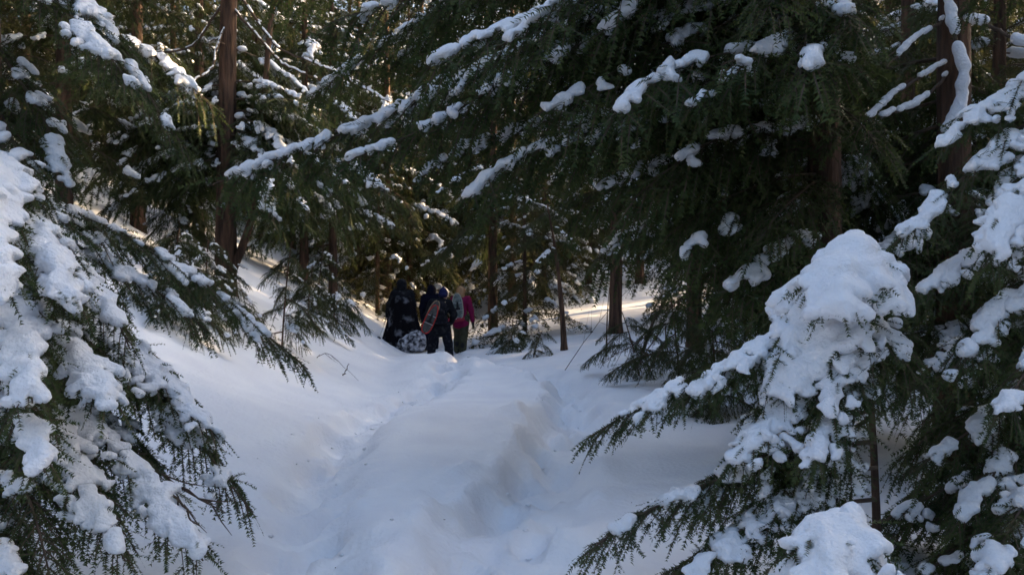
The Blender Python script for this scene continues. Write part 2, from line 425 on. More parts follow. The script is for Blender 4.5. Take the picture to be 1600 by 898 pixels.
# ------------------------------------------------------------------ trunks and trees
def trunk_mesh(name, pts, r0, r1, sides=14, rough=.10, seed=1, flare=0.5):
    g = Geo(); pts = np.asarray(pts, float); u = np.linspace(0, 1, len(pts))
    h = np.linalg.norm(pts - pts[0], axis=1)
    rad = r0 + (r1 - r0) * u + r0 * flare * np.exp(-h / (r0 * 2.2))
    tube(g, pts, rad, sides, m=0, seed=seed, rough=rough)
    return g.mesh(name, ['bark'])
def pole(h, n=24, bend=(0, 0), wob=.02, seed=0, below=.35):
    u = np.linspace(0, 1, n); z = -below + u * (h + below); r = random.Random(seed); a, b = r.uniform(0, 6), r.uniform(0, 6)
    return np.stack([bend[0] * u ** 1.6 + wob * h * .3 * np.sin(u * 5 + a) * u, bend[1] * u ** 1.6 + wob * h * .3 * np.sin(u * 4 + b) * u, z], 1)
def tree_root(name, x, y, label, group=None, cat='tree', z=None):
    o = bpy.data.objects.new(name, None); COL.objects.link(o); o.empty_display_size = .2
    o.location = (x, y, gz(x, y) if z is None else z); tag(o, label, cat, group); return o

#@@PART2
# ------------------------------------------------------------------ left foreground hemlock, heavy with snow
NEAR = variants([(11, 1.1, .10, .55, .42, .45, 1.15, .030), (12, 1.4, .12, .62, .5, .42, 1.2, .032), (13, .8, -.1, .45, .36, .48, 1.1, .028), (14, 1.3, -.3, .45, .46, .36, 1.2, .030)], 'bough_near')
MID = variants([(21, 2.2, .12, .42, .75, .24, 2.0, .047), (22, 2.8, .10, .40, .85, .32, 2.0, .047), (23, 3.4, .15, .42, .95, .30, 2.1, .047),
                (24, 1.6, .05, .50, .6, .34, 1.9, .047), (25, 2.5, -.15, .35, .8, .24, 2.0, .047), (26, 2.0, .0, .45, .7, .16, 2.0, .047)], 'bough_mid', nscale=1 / .25, least=4, tufts=20)

def at_z(px, Y): return (px - CX) / F * Y
def fill(tree, seed, z0, z1, n, Lf, vs, az0=0, az1=2 * math.pi, snowp=.8, ok=None, trunk=None):
    """boughs of shared meshes round a trunk; Lf(z) is the wanted length"""
    r = random.Random(seed); a = r.uniform(0, 6)
    for i in range(n):
        z = z0 + (z1 - z0) * (i + r.random() * .8) / n; a += 2.399963 + r.uniform(-.3, .3)
        az = az0 + (a % (2 * math.pi)) / (2 * math.pi) * (az1 - az0)
        v = r.choice(vs); s = Lf(z) * r.uniform(.8, 1.15) / v[2]
        tip = np.array(tree.location) + np.array([math.cos(az) * v[2] * s, math.sin(az) * v[2] * s, z - .25 * v[2] * s])
        if ok and not ok(tip): continue
        bx = (0, 0) if trunk is None else (np.interp(z, trunk[:, 2], trunk[:, 0]), np.interp(z, trunk[:, 2], trunk[:, 1]))
        put_bough(tree, v, (bx[0], bx[1], z), az, s, r.uniform(-.12, .16), r.random() < snowp, r.uniform(-.2, .2))
def pix(p): return CX + F * p[0] / p[1], HZ - F * (p[2] - CAMZ) / p[1]
def clear(tip):
    """boughs may not hang into the open trail or in front of the lens"""
    if tip[1] < 2.6: return abs(tip[0]) > 2.2 or tip[1] < -1
    px, py = pix(tip)
    return not (430 < px < 1080 and py > 400) and not (tip[1] < 6 and 330 < px < 1150)

FX, FY = at_z(-25, 4.9), 4.9
t_left = tree_root('hemlock_tree', FX, FY, 'near hemlock on the left with thick snow on its drooping boughs')
tp = pole(9, seed=3); link('trunk', trunk_mesh('trunk', tp, .12, .03, seed=3), t_left)
LB = [  # root px,py,Y  tip px,py,Y   width snow sag r0
    (-30, -140, 4.9, 300, 238, 4.7, .42, 0.53, .14, 0.031),
    (-30, -60, 4.9, 215, 130, 4.4, .36, 0.58, .10, 0.030),
    (-30, 40, 4.9, 112, 300, 4.6, .34, 0.45, .16, 0.030),
    (-30, 130, 4.9, 60, 330, 4.2, .32, 0.43, .14, 0.030),
    (-30, 330, 4.9, 120, 470, 3.7, .40, 0.98, .20, 0.041),
    (-30, 250, 4.9, -10, 470, 3.3, .36, 0.98, .22, 0.043),
    (-30, 330, 4.9, 200, 545, 4.2, .34, 0.83, .22, 0.037),
    (-30, 340, 4.9, 330, 520, 5.0, .36, 0.65, .16, 0.033),
    (-30, 300, 4.9, 482, 578, 5.5, .40, 0.58, .20, 0.032),
    (-30, 400, 4.9, 345, 690, 4.5, .42, 0.81, .15, 0.035),
    (-30, 420, 4.9, 402, 790, 4.5, .42, 0.61, .15, 0.034),
    (-30, 480, 4.9, 180, 640, 3.7, .38, 0.91, .20, 0.037),
    (-30, 420, 4.9, 55, 640, 3.3, .38, 0.95, .24, 0.039),
    (-30, 520, 4.9, 70, 740, 3.2, .36, 0.75, .20, 0.035),
    (-30, 560, 4.9, 315, 865, 4.0, .40, 0.78, .16, 0.035),
    (-30, 600, 4.9, 205, 870, 3.7, .38, 0.73, .18, 0.034),
    (-30, 660, 4.9, 85, 905, 3.5, .40, 0.45, .16, 0.033),
    (-30, 640, 4.9, 150, 760, 4.3, .36, 0.43, .12, 0.031),
    (-30, 700, 4.9, 10, 930, 3.4, .34, 0.48, .14, 0.033),
    (-30, 480, 4.9, 260, 640, 4.7, .36, 0.53, .15, 0.032),
    (-30, 560, 4.9, 240, 720, 4.6, .40, 0.25, .12, 0.031),
    (-30, 380, 4.9, 110, 560, 4.4, .40, 0.33, .12, 0.031),
]
for i, (a, b, c, d, e, f, w, sn, sg_, r) in enumerate(LB):
    hero_bough(t_left, at(a, b, c), at(d, e, f), 100 + i, w, sn, sg_, r)
fill(t_left, 5, 3.3, 8.6, 26, lambda z: .5 + 1.5 * (1 - z / 9), MID, snowp=.9, ok=clear)

# ------------------------------------------------------------------ right foreground: bent sapling under a hood of snow
SX, SY = at_z(1372, 4.6), 4.6
t_sap = tree_root('hemlock_sapling', SX, SY, 'bent hemlock sapling under a tall hood of snow at right', cat='tree')
top = at(1335, 372, 4.5) - np.array(t_sap.location)
sp = np.stack([np.linspace(0, 1, 16) ** 2.2 * top[0], np.linspace(0, 1, 16) ** 2 * top[1], np.linspace(-.3, top[2], 16)], 1)
link('trunk', trunk_mesh('trunk', sp, .028, .010, 8, seed=5), t_sap)
RB = [
    (1338, 385, 4.5, 1215, 600, 4.2, .42, 1.15, .12, 0.057),
    (1338, 380, 4.5, 1392, 470, 4.1, .27, 1.15, .16, 0.054),
    (1340, 382, 4.5, 1300, 480, 3.95, .30, 1.20, .18, 0.057),
    (1345, 420, 4.5, 1205, 500, 4.5, .26, 0.71, .20, 0.033),
    (1350, 470, 4.5, 1085, 620, 4.3, .36, 1.00, .16, 0.036),
    (1352, 520, 4.5, 922, 690, 4.5, .38, 0.51, .18, 0.034),
    (1355, 500, 4.5, 1290, 650, 4.0, .30, 1.03, .20, 0.035),
    (1360, 560, 4.5, 1135, 725, 4.1, .34, 1.03, .16, 0.035),
    (1362, 580, 4.5, 1270, 720, 3.9, .30, 0.88, .18, 0.034),
    (1366, 640, 4.5, 1080, 800, 4.3, .36, 0.56, .14, 0.033),
    (1368, 690, 4.5, 915, 872, 4.2, .38, 0.51, .16, 0.033),
    (1370, 730, 4.5, 1070, 900, 4.0, .36, 0.66, .16, 0.034),
    (1350, 480, 4.5, 1430, 600, 4.2, .30, 0.51, .16, 0.032),
    (1366, 650, 4.5, 1150, 850, 4.2, .34, 0.66, .14, 0.034),
    (1368, 780, 4.5, 1000, 925, 4.1, .34, 0.41, .14, 0.032),
]
for i, (a, b, c, d, e, f, w, sn, sg_, r) in enumerate(RB):
    hero_bough(t_sap, at(a, b, c), at(d, e, f), 200 + i, w, sn, sg_, r)

# near hemlock just outside the right edge, its boughs reach in
RX, RY = at_z(1720, 4.9), 4.9
t_right = tree_root('hemlock_tree', RX, RY, 'near hemlock at the right edge with rounded snow clumps on dark boughs')
tp = pole(8, seed=6); link('trunk', trunk_mesh('trunk', tp, .10, .03, seed=6), t_right)
QB = [
    (1720, 150, 4.9, 1405, 385, 4.6, .34, 0.64, .20, 0.038),
    (1720, 180, 4.9, 1530, 420, 4.2, .36, 0.87, .20, 0.040),
    (1720, 60, 4.9, 1470, 230, 4.8, .34, 0.50, .12, 0.033),
    (1720, 320, 4.9, 1400, 490, 4.6, .34, 0.68, .14, 0.036),
    (1720, 380, 4.9, 1480, 590, 4.3, .38, 0.72, .16, 0.037),
    (1720, 470, 4.9, 1420, 610, 4.7, .36, 0.57, .12, 0.035),
    (1720, 500, 4.9, 1560, 650, 3.9, .36, 0.54, .16, 0.035),
    (1720, 560, 4.9, 1425, 745, 4.5, .34, 0.44, .12, 0.034),
    (1720, 600, 4.9, 1490, 830, 4.2, .34, 0.52, .18, 0.035),
    (1720, 700, 4.9, 1540, 900, 3.8, .38, 0.68, .16, 0.037),
    (1720, 680, 4.9, 1340, 840, 4.9, .36, 0.30, .10, 0.033),
    (1720, 760, 4.9, 1400, 925, 4.4, .36, 0.28, .12, 0.033),
    (1720, 420, 4.9, 1545, 500, 4.9, .34, 0.47, .10, 0.033),
    (1720, 640, 4.9, 1560, 760, 4.4, .36, 0.37, .12, 0.033),
]
for i, (a, b, c, d, e, f, w, sn, sg_, r) in enumerate(QB):
    hero_bough(t_right, at(a, b, c), at(d, e, f), 300 + i, w, sn, sg_, r)
for i, (b, d, e, f, sn) in enumerate([(560, 1400, 720, 5.4, .18), (620, 1385, 800, 5.3, .22), (700, 1330, 880, 5.2, .15), (760, 1450, 900, 4.9, .30), (800, 1345, 960, 5.0, .2), (480, 1440, 660, 5.5, .25), (640, 1470, 790, 5.2, .1)]):
    hero_bough(t_right, at(1720, b, 4.9), at(d, e, f), 330 + i, .46, sn, .12, .036, fine=1.3)
fill(t_right, 8, 3.4, 7.6, 20, lambda z: .5 + 1.3 * (1 - z / 8), MID, snowp=.8, ok=clear)

# low sapling nearest to the lens, only its loaded crown shows
NX, NY = at_z(1345, 3.45), 3.45
t_low = tree_root('hemlock_sapling', NX, NY, 'low snow-buried hemlock sapling at the bottom edge, nearest the camera')
top = at(1330, 800, 3.45) - np.array(t_low.location)
link('trunk', trunk_mesh('trunk', np.stack([np.linspace(0, top[0], 8), np.linspace(0, top[1], 8), np.linspace(-.2, top[2], 8)], 1), .02, .009, 8, seed=15), t_low)
for i, (d, e, f, sn) in enumerate([(1205, 960, 3.2, 1.1), (1330, 950, 3.1, .9), (1290, 900, 3.1, 1.1)]):
    hero_bough(t_low, at(1330, 803, 3.45), at(d, e, f), 350 + i, .28, sn - .12, .10, .044)

# ------------------------------------------------------------------ mid-ground hemlocks on the right
def along(tr, z): return np.array([np.interp(z, tr[:, 2], tr[:, k]) for k in range(3)])
MX, MY = at_z(1290, 7.2), 7.2
t_mid = tree_root('hemlock_tree', MX, MY, 'tall hemlock stretching long snow-tufted boughs over the trail from the right')
tp = pole(13, seed=9, wob=.01); link('trunk', trunk_mesh('trunk', tp, .15, .03, 18, seed=9), t_mid)
MB = [  # tip px,py,Y  root height  width snow sag r0
    (342, 315, 8.2, 3.9, 0.61, 0.84, 0.17, .054),
    (545, 250, 7.6, 3.6, 0.57, 0.82, 0.19, .054),
    (660, 300, 8.2, 3.3, 0.53, 0.62, 0.19, .054),
    (735, 320, 7.4, 3.0, 0.53, 0.68, 0.21, .054),
    (890, 330, 7.6, 2.7, 0.53, 0.23, 0.19, .054),
    (930, 400, 8.4, 2.4, 0.49, 0.33, 0.17, .054),
    (520, 60, 8.0, 4.6, 0.61, 0.39, 0.15, .054),
    (640, 130, 7.0, 4.2, 0.57, 0.43, 0.17, .054),
    (760, 60, 6.4, 4.4, 0.57, 0.43, 0.15, .054),
    (820, 180, 6.6, 3.6, 0.53, 0.39, 0.19, .054),
    (960, 170, 6.0, 3.3, 0.49, 0.41, 0.19, .054),
    (1000, 300, 6.4, 2.8, 0.49, 0.21, 0.19, .054),
    (1140, 110, 5.8, 3.3, 0.42, 0.63, 0.21, .054),
    (1060, 400, 6.6, 2.2, 0.46, 0.17, 0.19, .054),
    (1130, 460, 6.4, 1.9, 0.42, 0.19, 0.19, .054),
    (1270, 120, 5.6, 3.3, 0.38, 0.75, 0.23, .054),
    (860, 260, 8.8, 3.3, 0.53, 0.19, 0.17, .054),
    (700, 220, 9.0, 3.9, 0.57, 0.25, 0.17, .054),
    (430, 20, 9.4, 5.4, .60, 0.56, 0.13, .054),
    (560, -30, 8.6, 5.2, .60, 0.47, 0.13, .054),
    (600, 95, 9.8, 4.6, .60, 0.58, 0.15, .054),
    (470, 150, 10.2, 4.6, .62, 0.60, 0.15, .054),
    (700, 10, 7.6, 4.7, .60, 0.49, 0.15, .054),
    (865, 110, 7.0, 3.9, .55, 0.49, 0.17, .054),
    (800, 255, 7.4, 3.2, .55, 0.49, 0.19, .054),
    (620, 200, 10.4, 4.3, .62, 0.56, 0.15, .054),
    (920, 40, 6.6, 4.3, .55, 0.43, 0.17, .054),
]
for i, (a, b, c, rz, w, sn, sg_, r) in enumerate(MB):
    hero_bough(t_mid, np.array([MX, MY, rz]), at(a, b, c), 400 + i, w, sn, sg_, r, fine=2.6, droop=1.05, dens=1.1, patch=.22)
for i, (a, b, c, rz, w, sn) in enumerate([(1240, 150, 5.6, 3.9, .5, .12), (1330, 60, 5.8, 3.9, .5, .25), (1190, 380, 6.2, 2.4, .5, .05), (1370, 230, 6.2, 3.0, .5, .15), (1190, 20, 5.8, 4.2, .55, .2)]):
    hero_bough(t_mid, np.array([MX, MY, rz]), at(a, b, c), 440 + i, w, sn, .14, .055, fine=1.8, droop=.6)
fill(t_mid, 12, 1.5, 4.4, 26, lambda z: 1.7, MID[3:], .7, 4.3, .5, clear, tp)
fill(t_mid, 13, 4.6, 12, 20, lambda z: .4 + 1.9 * (1 - z / 13), MID, snowp=.8, ok=clear, trunk=tp)

KX, KY = at_z(1492, 7.8), 7.8
t_r2 = tree_root('hemlock_tree', KX, KY, 'thick reddish trunk hemlock at right with a snow-lined limb beside it')
tp = pole(13, seed=10, wob=.008); link('trunk', trunk_mesh('trunk', tp, .17, .04, 18, seed=10), t_r2)
fill(t_r2, 14, 1.0, 2.4, 20, lambda z: 1.8, MID[3:], snowp=.4, ok=clear, trunk=tp)
fill(t_r2, 24, 2.4, 3.6, 12, lambda z: 1.8, MID[3:], .2, 2.6, .4, clear, tp)
fill(t_r2, 15, 4.9, 12, 20, lambda z: .4 + 2.0 * (1 - z / 13), MID, snowp=.6, ok=clear, trunk=tp)
def limb(tree, pts, r0, r1, snow_r, seed, name='limb', gap=.0, mat_='twig'):
    rng = np.random.default_rng(seed); pts = np.asarray(pts, float); n = 26
    tt = np.linspace(0, 1, len(pts)); u = np.linspace(0, 1, n)
    p = np.stack([np.interp(u, tt, pts[:, k]) for k in range(3)], 1)
    for _ in range(2): p[1:-1] = (p[:-2] + 2 * p[1:-1] + p[2:]) / 4
    p[1:] += rng.normal(0, r0 * .35, p[1:].shape)
    off = p[0].copy(); g = Geo(); tube(g, p - off, r0 + (r1 - r0) * u, 6, m=0)
    o = link(name, g.mesh(name, [mat_]), tree, off - np.array(tree.location) if tree is not None else off)
    if snow_r:
        L = np.linalg.norm(np.diff(p, axis=0), axis=1).sum(); c = []; r = []
        for w in np.arange(.03, .97, snow_r * .5 / L):
            q = np.array([np.interp(w, u, p[:, k]) for k in range(3)]) - off
            if noise((q / snow_r / 4)[None], seed)[0] > -.75 + gap:
                c.append(q + UP * (snow_r * .35 + r0 * .5)); r.append(snow_r * rng.uniform(.8, 1.25))
        if c: link('snow_load', snow_geo(c, r, snow_r * .27, seed=seed, nz=snow_r * .2, nsc=.5 / snow_r).mesh('snow_load', ['snow']), o)['kind'] = 'stuff'
    return o
limb(t_r2, [at(1478, -60, 7.75), at(1488, 40, 7.55), at(1506, 110, 7.5), at(1503, 165, 7.5), at(1475, 215, 7.4)], .02, .010, .062, 31, gap=.2)
limb(t_r2, [at(1492, 30, 7.8), at(1540, 38, 7.5), at(1600, 70, 7.3), at(1680, 95, 7.1)], .02, .010, .055, 32, gap=.45)
limb(t_r2, [at(1490, 110, 7.8), at(1430, 165, 7.5), at(1375, 185, 7.3)], .016, .006, .038, 33, gap=.5)
limb(t_r2, [at(1490, 90, 7.8), at(1400, 145, 7.5), at(1350, 190, 7.3)], .016, .006, .034, 34, gap=.5)
limb(t_r2, [at(1490, 20, 7.8), at(1420, 70, 7.5), at(1385, 105, 7.3)], .014, .006, .034, 35, gap=.5)

# ------------------------------------------------------------------ forked hemlock on the left bank and other mid trees
LX, LY = at_z(352, 14.0), 14.0
t_fork = tree_root('hemlock_tree', LX, LY, 'forked brown hemlock trunk standing on the left bank')
tp = pole(14, seed=12, wob=.01, bend=(.4, 0)); link('trunk', trunk_mesh('trunk', tp, .165, .05, 18, seed=12), t_fork)
b0 = np.array(t_fork.location)
fk = np.array([[.03, 0, .25], [.25, 0, .75], [.42, .05, 1.3], [.5, .1, 2.2], [.62, .2, 4.0], [.8, .3, 6.0]])
link('fork_stem', trunk_mesh('fork_stem', fk, .075, .03, 10, seed=13, flare=0), t_fork)
def on_fork(z): return b0 + along(tp, z)
for k, (rz, pts, sr) in enumerate([(5.0, [(430, 75, 13.7), (520, 110, 13.4), (610, 160, 13)], .022), (4.6, [(440, 100, 13.8), (500, 125, 13.5)], .020),
                                  (4.75, [(300, 78, 13.9), (180, 88, 13.5), (130, 100, 13.2)], .018), (4.5, [(330, 110, 13.6), (290, 135, 13.2)], .018)]):
    limb(t_fork, [on_fork(rz)] + [at(*p) for p in pts], .024, .007, sr, 40 + k, gap=.55)
fill(t_fork, 16, 2.0, 3.4, 16, lambda z: 1.9, [MID[0], MID[3], MID[5]], -.9, .9, .9, clear, tp)
fill(t_fork, 18, 2.0, 3.4, 14, lambda z: 1.8, [MID[0], MID[3], MID[5]], 2.2, 4.0, .9, clear, tp)
fill(t_fork, 19, 1.7, 4.4, 10, lambda z: 1.8, MID, .6, 2.6, .9, clear, tp)
fill(t_fork, 17, 5.2, 13.5, 20, lambda z: .4 + 2.1 * (1 - z / 14.5), MID, snowp=.8, ok=clear, trunk=tp)

def stubs(tree, tr, r, z0, z1, n, seed):
    rg = random.Random(seed)
    for i in range(n):
        z = rg.uniform(z0, z1); a = rg.uniform(2.6, 6.8); p = np.array(tree.location) + along(tr, z); d = np.array([math.cos(a), math.sin(a), rg.uniform(-.3, .2)]); l = rg.uniform(.12, .5)
        limb(tree, [p, p + d * (r + l * .5), p + d * (r + l) - UP * .04], rg.uniform(.008, .016), .004, .018 if rg.random() < .5 else 0, seed * 9 + i, 'dead_stub', gap=.4)
stubs(t_fork, tp, .15, .5, 4.6, 9, 3)
MIDTREES = [  # px, Y, radius, height, foliage from, length, label
    (1085, 16.0, .15, 13, 1.3, 2.5, 'hemlock with a dark straight trunk right of the trail, low boughs hanging', .45),
    (962, 23.0, .17, 15, 3.0, 2.8, 'hemlock with a clean brown trunk on the snowy rise behind the trail', .8),
    (1200, 13.0, .12, 11, 1.2, 2.2, 'dark hemlock behind the hooded snowy sapling on the right', .4),
    (1420, 12.0, .12, 12, 1.0, 2.2, 'dark hemlock between the two right-hand trunks, farther back', .5),
    (770, 25.0, .14, 12, 1.0, 2.6, 'hemlock directly behind the person in the pink jacket', .8),
    (310, 19.0, .13, 13, 1.2, 2.5, 'dark full hemlock behind the forked trunk, branches meeting it', .9),
    (475, 22.0, .12, 12, 2.2, 2.5, 'hemlock right behind the arching snowy limbs of the forked trunk', .9),
    (605, 27.0, .13, 13, 1.2, 2.8, 'hemlock behind the cloaked person, nearest of that row', .9),
    (100, 13.0, .12, 12, 1.6, 2.3, 'hemlock between the left edge and the forked trunk, behind near boughs', .9),
    (520, 22.5, .12, 10, .6, 2.3, 'hemlock on top of the left bank, nearest to the cloaked person', .8),
    (215, 16.5, .13, 12, .8, 2.4, 'hemlock left of the forked trunk, branches down to the snow', .9),
]
for i, (px, Y, r, h, z0, L, lab, sp_) in enumerate(MIDTREES):
    x = at_z(px, Y); tr = tree_root('hemlock_tree', x, Y, lab, 'hemlocks standing along the trail')
    tp = pole(h, seed=50 + i, wob=.012); link('trunk', trunk_mesh('trunk', tp, r, .03, 12, seed=50 + i), tr)
    fill(tr, 60 + i, z0, h * .95, 42, lambda z: .3 + L * (1 - max(0, z - z0) / h) ** 1.3, MID, snowp=sp_, ok=clear, trunk=tp)

# ------------------------------------------------------------------ slender saplings and bare branches
def sapling(px, Y, h, lab, seed, boughs, bend=(0, 0), r=.03, vs=None, Ls=.8, snowp=.7, z0=.3, group=None, name='hemlock_sapling'):
    x = at_z(px, Y); tr = tree_root(name, x, Y, lab, group)
    tp = pole(h, 12, bend, seed=seed, below=.2); link('trunk', trunk_mesh('trunk', tp, r, .006, 7, seed=seed), tr)
    fill(tr, seed, z0 * h, h * .97, boughs, lambda z: Ls * (1 - .6 * z / h), vs or NEAR, snowp=snowp, trunk=tp)
    return tr
sapling(882, 19.0, 3.6, 'leaning thin dark sapling right of the trail', 70, 10, (-.45, .1), .075, MID, 1.4, .6, .55)
sapling(947, 17.5, 1.35, 'bare thread-thin sapling in front of the clean brown trunk', 71, 0, (.06, 0), .022)
sapling(440, 13.0, 1.55, 'wispy small hemlock on the bank right of the forked trunk', 72, 11, (.15, 0), .016, NEAR, .9, .45, .12)
sapling(480, 16.0, 1.1, 'sparse knee-high hemlock on the crest of the left bank', 73, 14, (.1, 0), .015, NEAR, .8, .5, .1)
sapling(792, 20.5, .6, 'bushy low hemlock just right of the pink-jacketed person', 74, 13, (.2, 0), .018, NEAR, .9, .8, .15)
sapling(832, 18.5, .55, 'low grey-green hemlock sapling left of the leaning thin sapling', 75, 7, (.2, 0), .014, NEAR, .8, .6, .1)
sapling(1000, 14.0, 1.0, 'low drooping hemlock at the right trail edge', 76, 9, (-.3, -.1), .018, [NEAR[3], NEAR[1]], 1.1, .4, .3)
sapling(1062, 13.0, 1.5, 'small hemlock by the right trail edge, under the dark straight trunk', 77, 13, (-.2, -.1), .02, NEAR, 1.1, .5, .2)
sapling(1120, 10.5, 1.2, 'small dark hemlock just beyond the reaching green bough tips', 78, 22, (-.1, -.1), .02, NEAR, 1.0, .3, .12)
sapling(320, 12.0, 1.0, 'small snowy hemlock in front of the forked trunk', 79, 20, (.05, 0), .018, NEAR, .9, .9, .1)

for i, (px, Y, h, nb_, lab) in enumerate([(262, 11.0, 1.1, 18, 'snowy young hemlock low on the bank, behind the left foreground boughs'), (275, 14.6, 1.5, 20, 'snowy young hemlock left of the forked trunk base'), (520, 18.6, .8, 12, 'tiny hemlock on the bank crest nearest the hikers'), (495, 19.5, 1.4, 16, 'bushy young hemlock high on the left bank crest')]):
    sapling(px, Y, h, lab, 90 + i, nb_, (.15, 0), .02, NEAR, 1.0, .85, .12)

def branch_thing(name, lab, stems, r, snow_r=0, seed=1, cat='branch', twigs=6):
    rng = np.random.default_rng(seed); g = Geo(); off = np.asarray(stems[0][0], float)
    for pts in stems:
        p = np.asarray(pts, float); u = np.linspace(0, 1, 14); tt = np.linspace(0, 1, len(p))
        q = np.stack([np.interp(u, tt, p[:, k]) for k in range(3)], 1)
        for _ in range(3): q[1:-1] = (q[:-2] + 2 * q[1:-1] + q[2:]) / 4
        q[1:] += rng.normal(0, r * .5, q[1:].shape)
        tube(g, q - off, r * (1 - .75 * u), 5); L = np.linalg.norm(q[-1] - q[0])
        for k in range(twigs):
            i = rng.integers(3, 13); d = unit(unit(q[-1] - q[0]) + rng.normal(0, .6, 3)); e = q[i] + d * L * rng.uniform(.12, .28)
            tube(g, np.stack([q[i] - off, (q[i] + e) / 2 - off - UP * .01, e - off]), [r * .4, r * .3, r * .12], 4)
    o = link(name, g.mesh(name, ['twig']), None, off); tag(o, lab, cat); return o
def grd(px, py, Y):
    x = at_z(px, Y); return np.array([x, Y, gz(x, Y) - .04])
branch_thing('bare_branch', 'thin bare arching twig sticking out of the snow left of the trail', [[grd(492, 0, 14.0), grd(512, 0, 13.9) + UP * .26, grd(560, 0, 13.5) + UP * .06], [grd(493, 0, 14.0), grd(500, 0, 13.9) + UP * .14]], .006, seed=2, twigs=3)
branch_thing('broken_stick', 'short dark stick poking up from the snow beside the trail', [[grd(534, 0, 13.6), grd(546, 0, 13.6) + UP * .26]], .013, seed=3, twigs=0, cat='stick')
branch_thing('fallen_branch', 'reddish dead branch leaning against the dark straight trunk', [[grd(990, 0, 14.6), at(1040, 455, 15.2), at(1092, 405, 15.8)]], .035, seed=4, twigs=8)
branch_thing('bare_branch', 'bare twiggy branch arching over the snow before the clean brown trunk', [[grd(880, 0, 15.5), at(925, 515, 15.6), at(990, 440, 16.2), at(1060, 400, 16.4)]], .007, seed=5, twigs=10)
branch_thing('bare_branch', 'bare twigs drooping over the snow at the right trail edge', [[at(1040, 500, 13.4), at(990, 540, 13), at(945, 562, 12.6)], [at(1040, 505, 13.4), at(1010, 550, 13), at(995, 575, 12.7)], [at(1040, 510, 13.4), at(1040, 550, 13), at(1030, 580, 12.7)]], .012, seed=6, twigs=9)
branch_thing('bare_branch', 'long bare brown branch under the left snowy hemlock', [[at(60, 640, 4.6), at(230, 725, 4.4), at(352, 800, 4.25)], [at(180, 700, 4.5), at(270, 770, 4.2), at(310, 820, 4.05)]], .012, seed=7, twigs=6)
branch_thing('bare_branch', 'thin dark twigs against the snow below the hooded sapling', [[at(1300, 700, 4.9), at(1265, 640 + 150, 4.8), at(1215, 880, 4.6)], [at(1310, 720, 4.9), at(1245, 765, 4.8), at(1205, 800, 4.7)], [at(1300, 760, 4.8), at(1250, 850, 4.6), at(1235, 900, 4.5)]], .005, seed=8, twigs=7)

# crumbs of snow kicked out of the trench, and needles and bark flakes fallen on the crust
rg = random.Random(21); g = Geo(); ico = [(0, 0, 1), (.9, 0, .1), (0, .9, .1), (-.9, 0, .1), (0, -.9, .1), (0, 0, -.6)]; tri_ = [(0, 1, 2), (0, 2, 3), (0, 3, 4), (0, 4, 1), (5, 2, 1), (5, 3, 2), (5, 4, 3), (5, 1, 4)]
for i in range(110):
    (ax, ay), (bx_, by_) = rg.choice(list(zip(TRENCH[:8], TRENCH[1:9])) + list(zip(LEFT[:5], LEFT[1:6]))); t = rg.random()
    x, y = ax + (bx_ - ax) * t + rg.gauss(0, .22), ay + (by_ - ay) * t + rg.gauss(0, .3)
    if y < 3.5: continue
    k = rg.uniform(.008, .03) * (1.5 if rg.random() < .1 else 1); z = gz(x, y) + k * .05
    g.add([(x + a * k * rg.uniform(.7, 1.3), y + b * k * rg.uniform(.7, 1.3), z + c * k * rg.uniform(.6, 1)) for a, b, c in ico], tris=tri_)
tag(link('snow_clods', g.mesh('snow_clods', ['snow'])), 'loose crumbs of snow along the trodden trench', 'snow', kind='stuff')
g = Geo()
for i in range(14):
    y = rg.uniform(4.2, 15); x = rg.uniform(-.42, .40) * y; z = gz(x, y) + .004; a = rg.uniform(0, 6.28); l = rg.uniform(.008, .022) * (2.2 if rg.random() < .08 else 1); w = l * rg.uniform(.15, .4)
    c_, s_ = math.cos(a), math.sin(a)
    g.add([(x + c_ * l, y + s_ * l, z + .003), (x - s_ * w, y + c_ * w, z), (x - c_ * l, y - s_ * l, z + .002), (x + s_ * w, y - c_ * w, z), (x, y, z + .006)], tris=[(0, 1, 4), (1, 2, 4), (2, 3, 4), (3, 0, 4)])
tag(link('needle_litter', g.mesh('needle_litter', ['twig'], smooth=False)), 'fallen needles and bark flakes sprinkled on the snow', 'litter', kind='stuff')

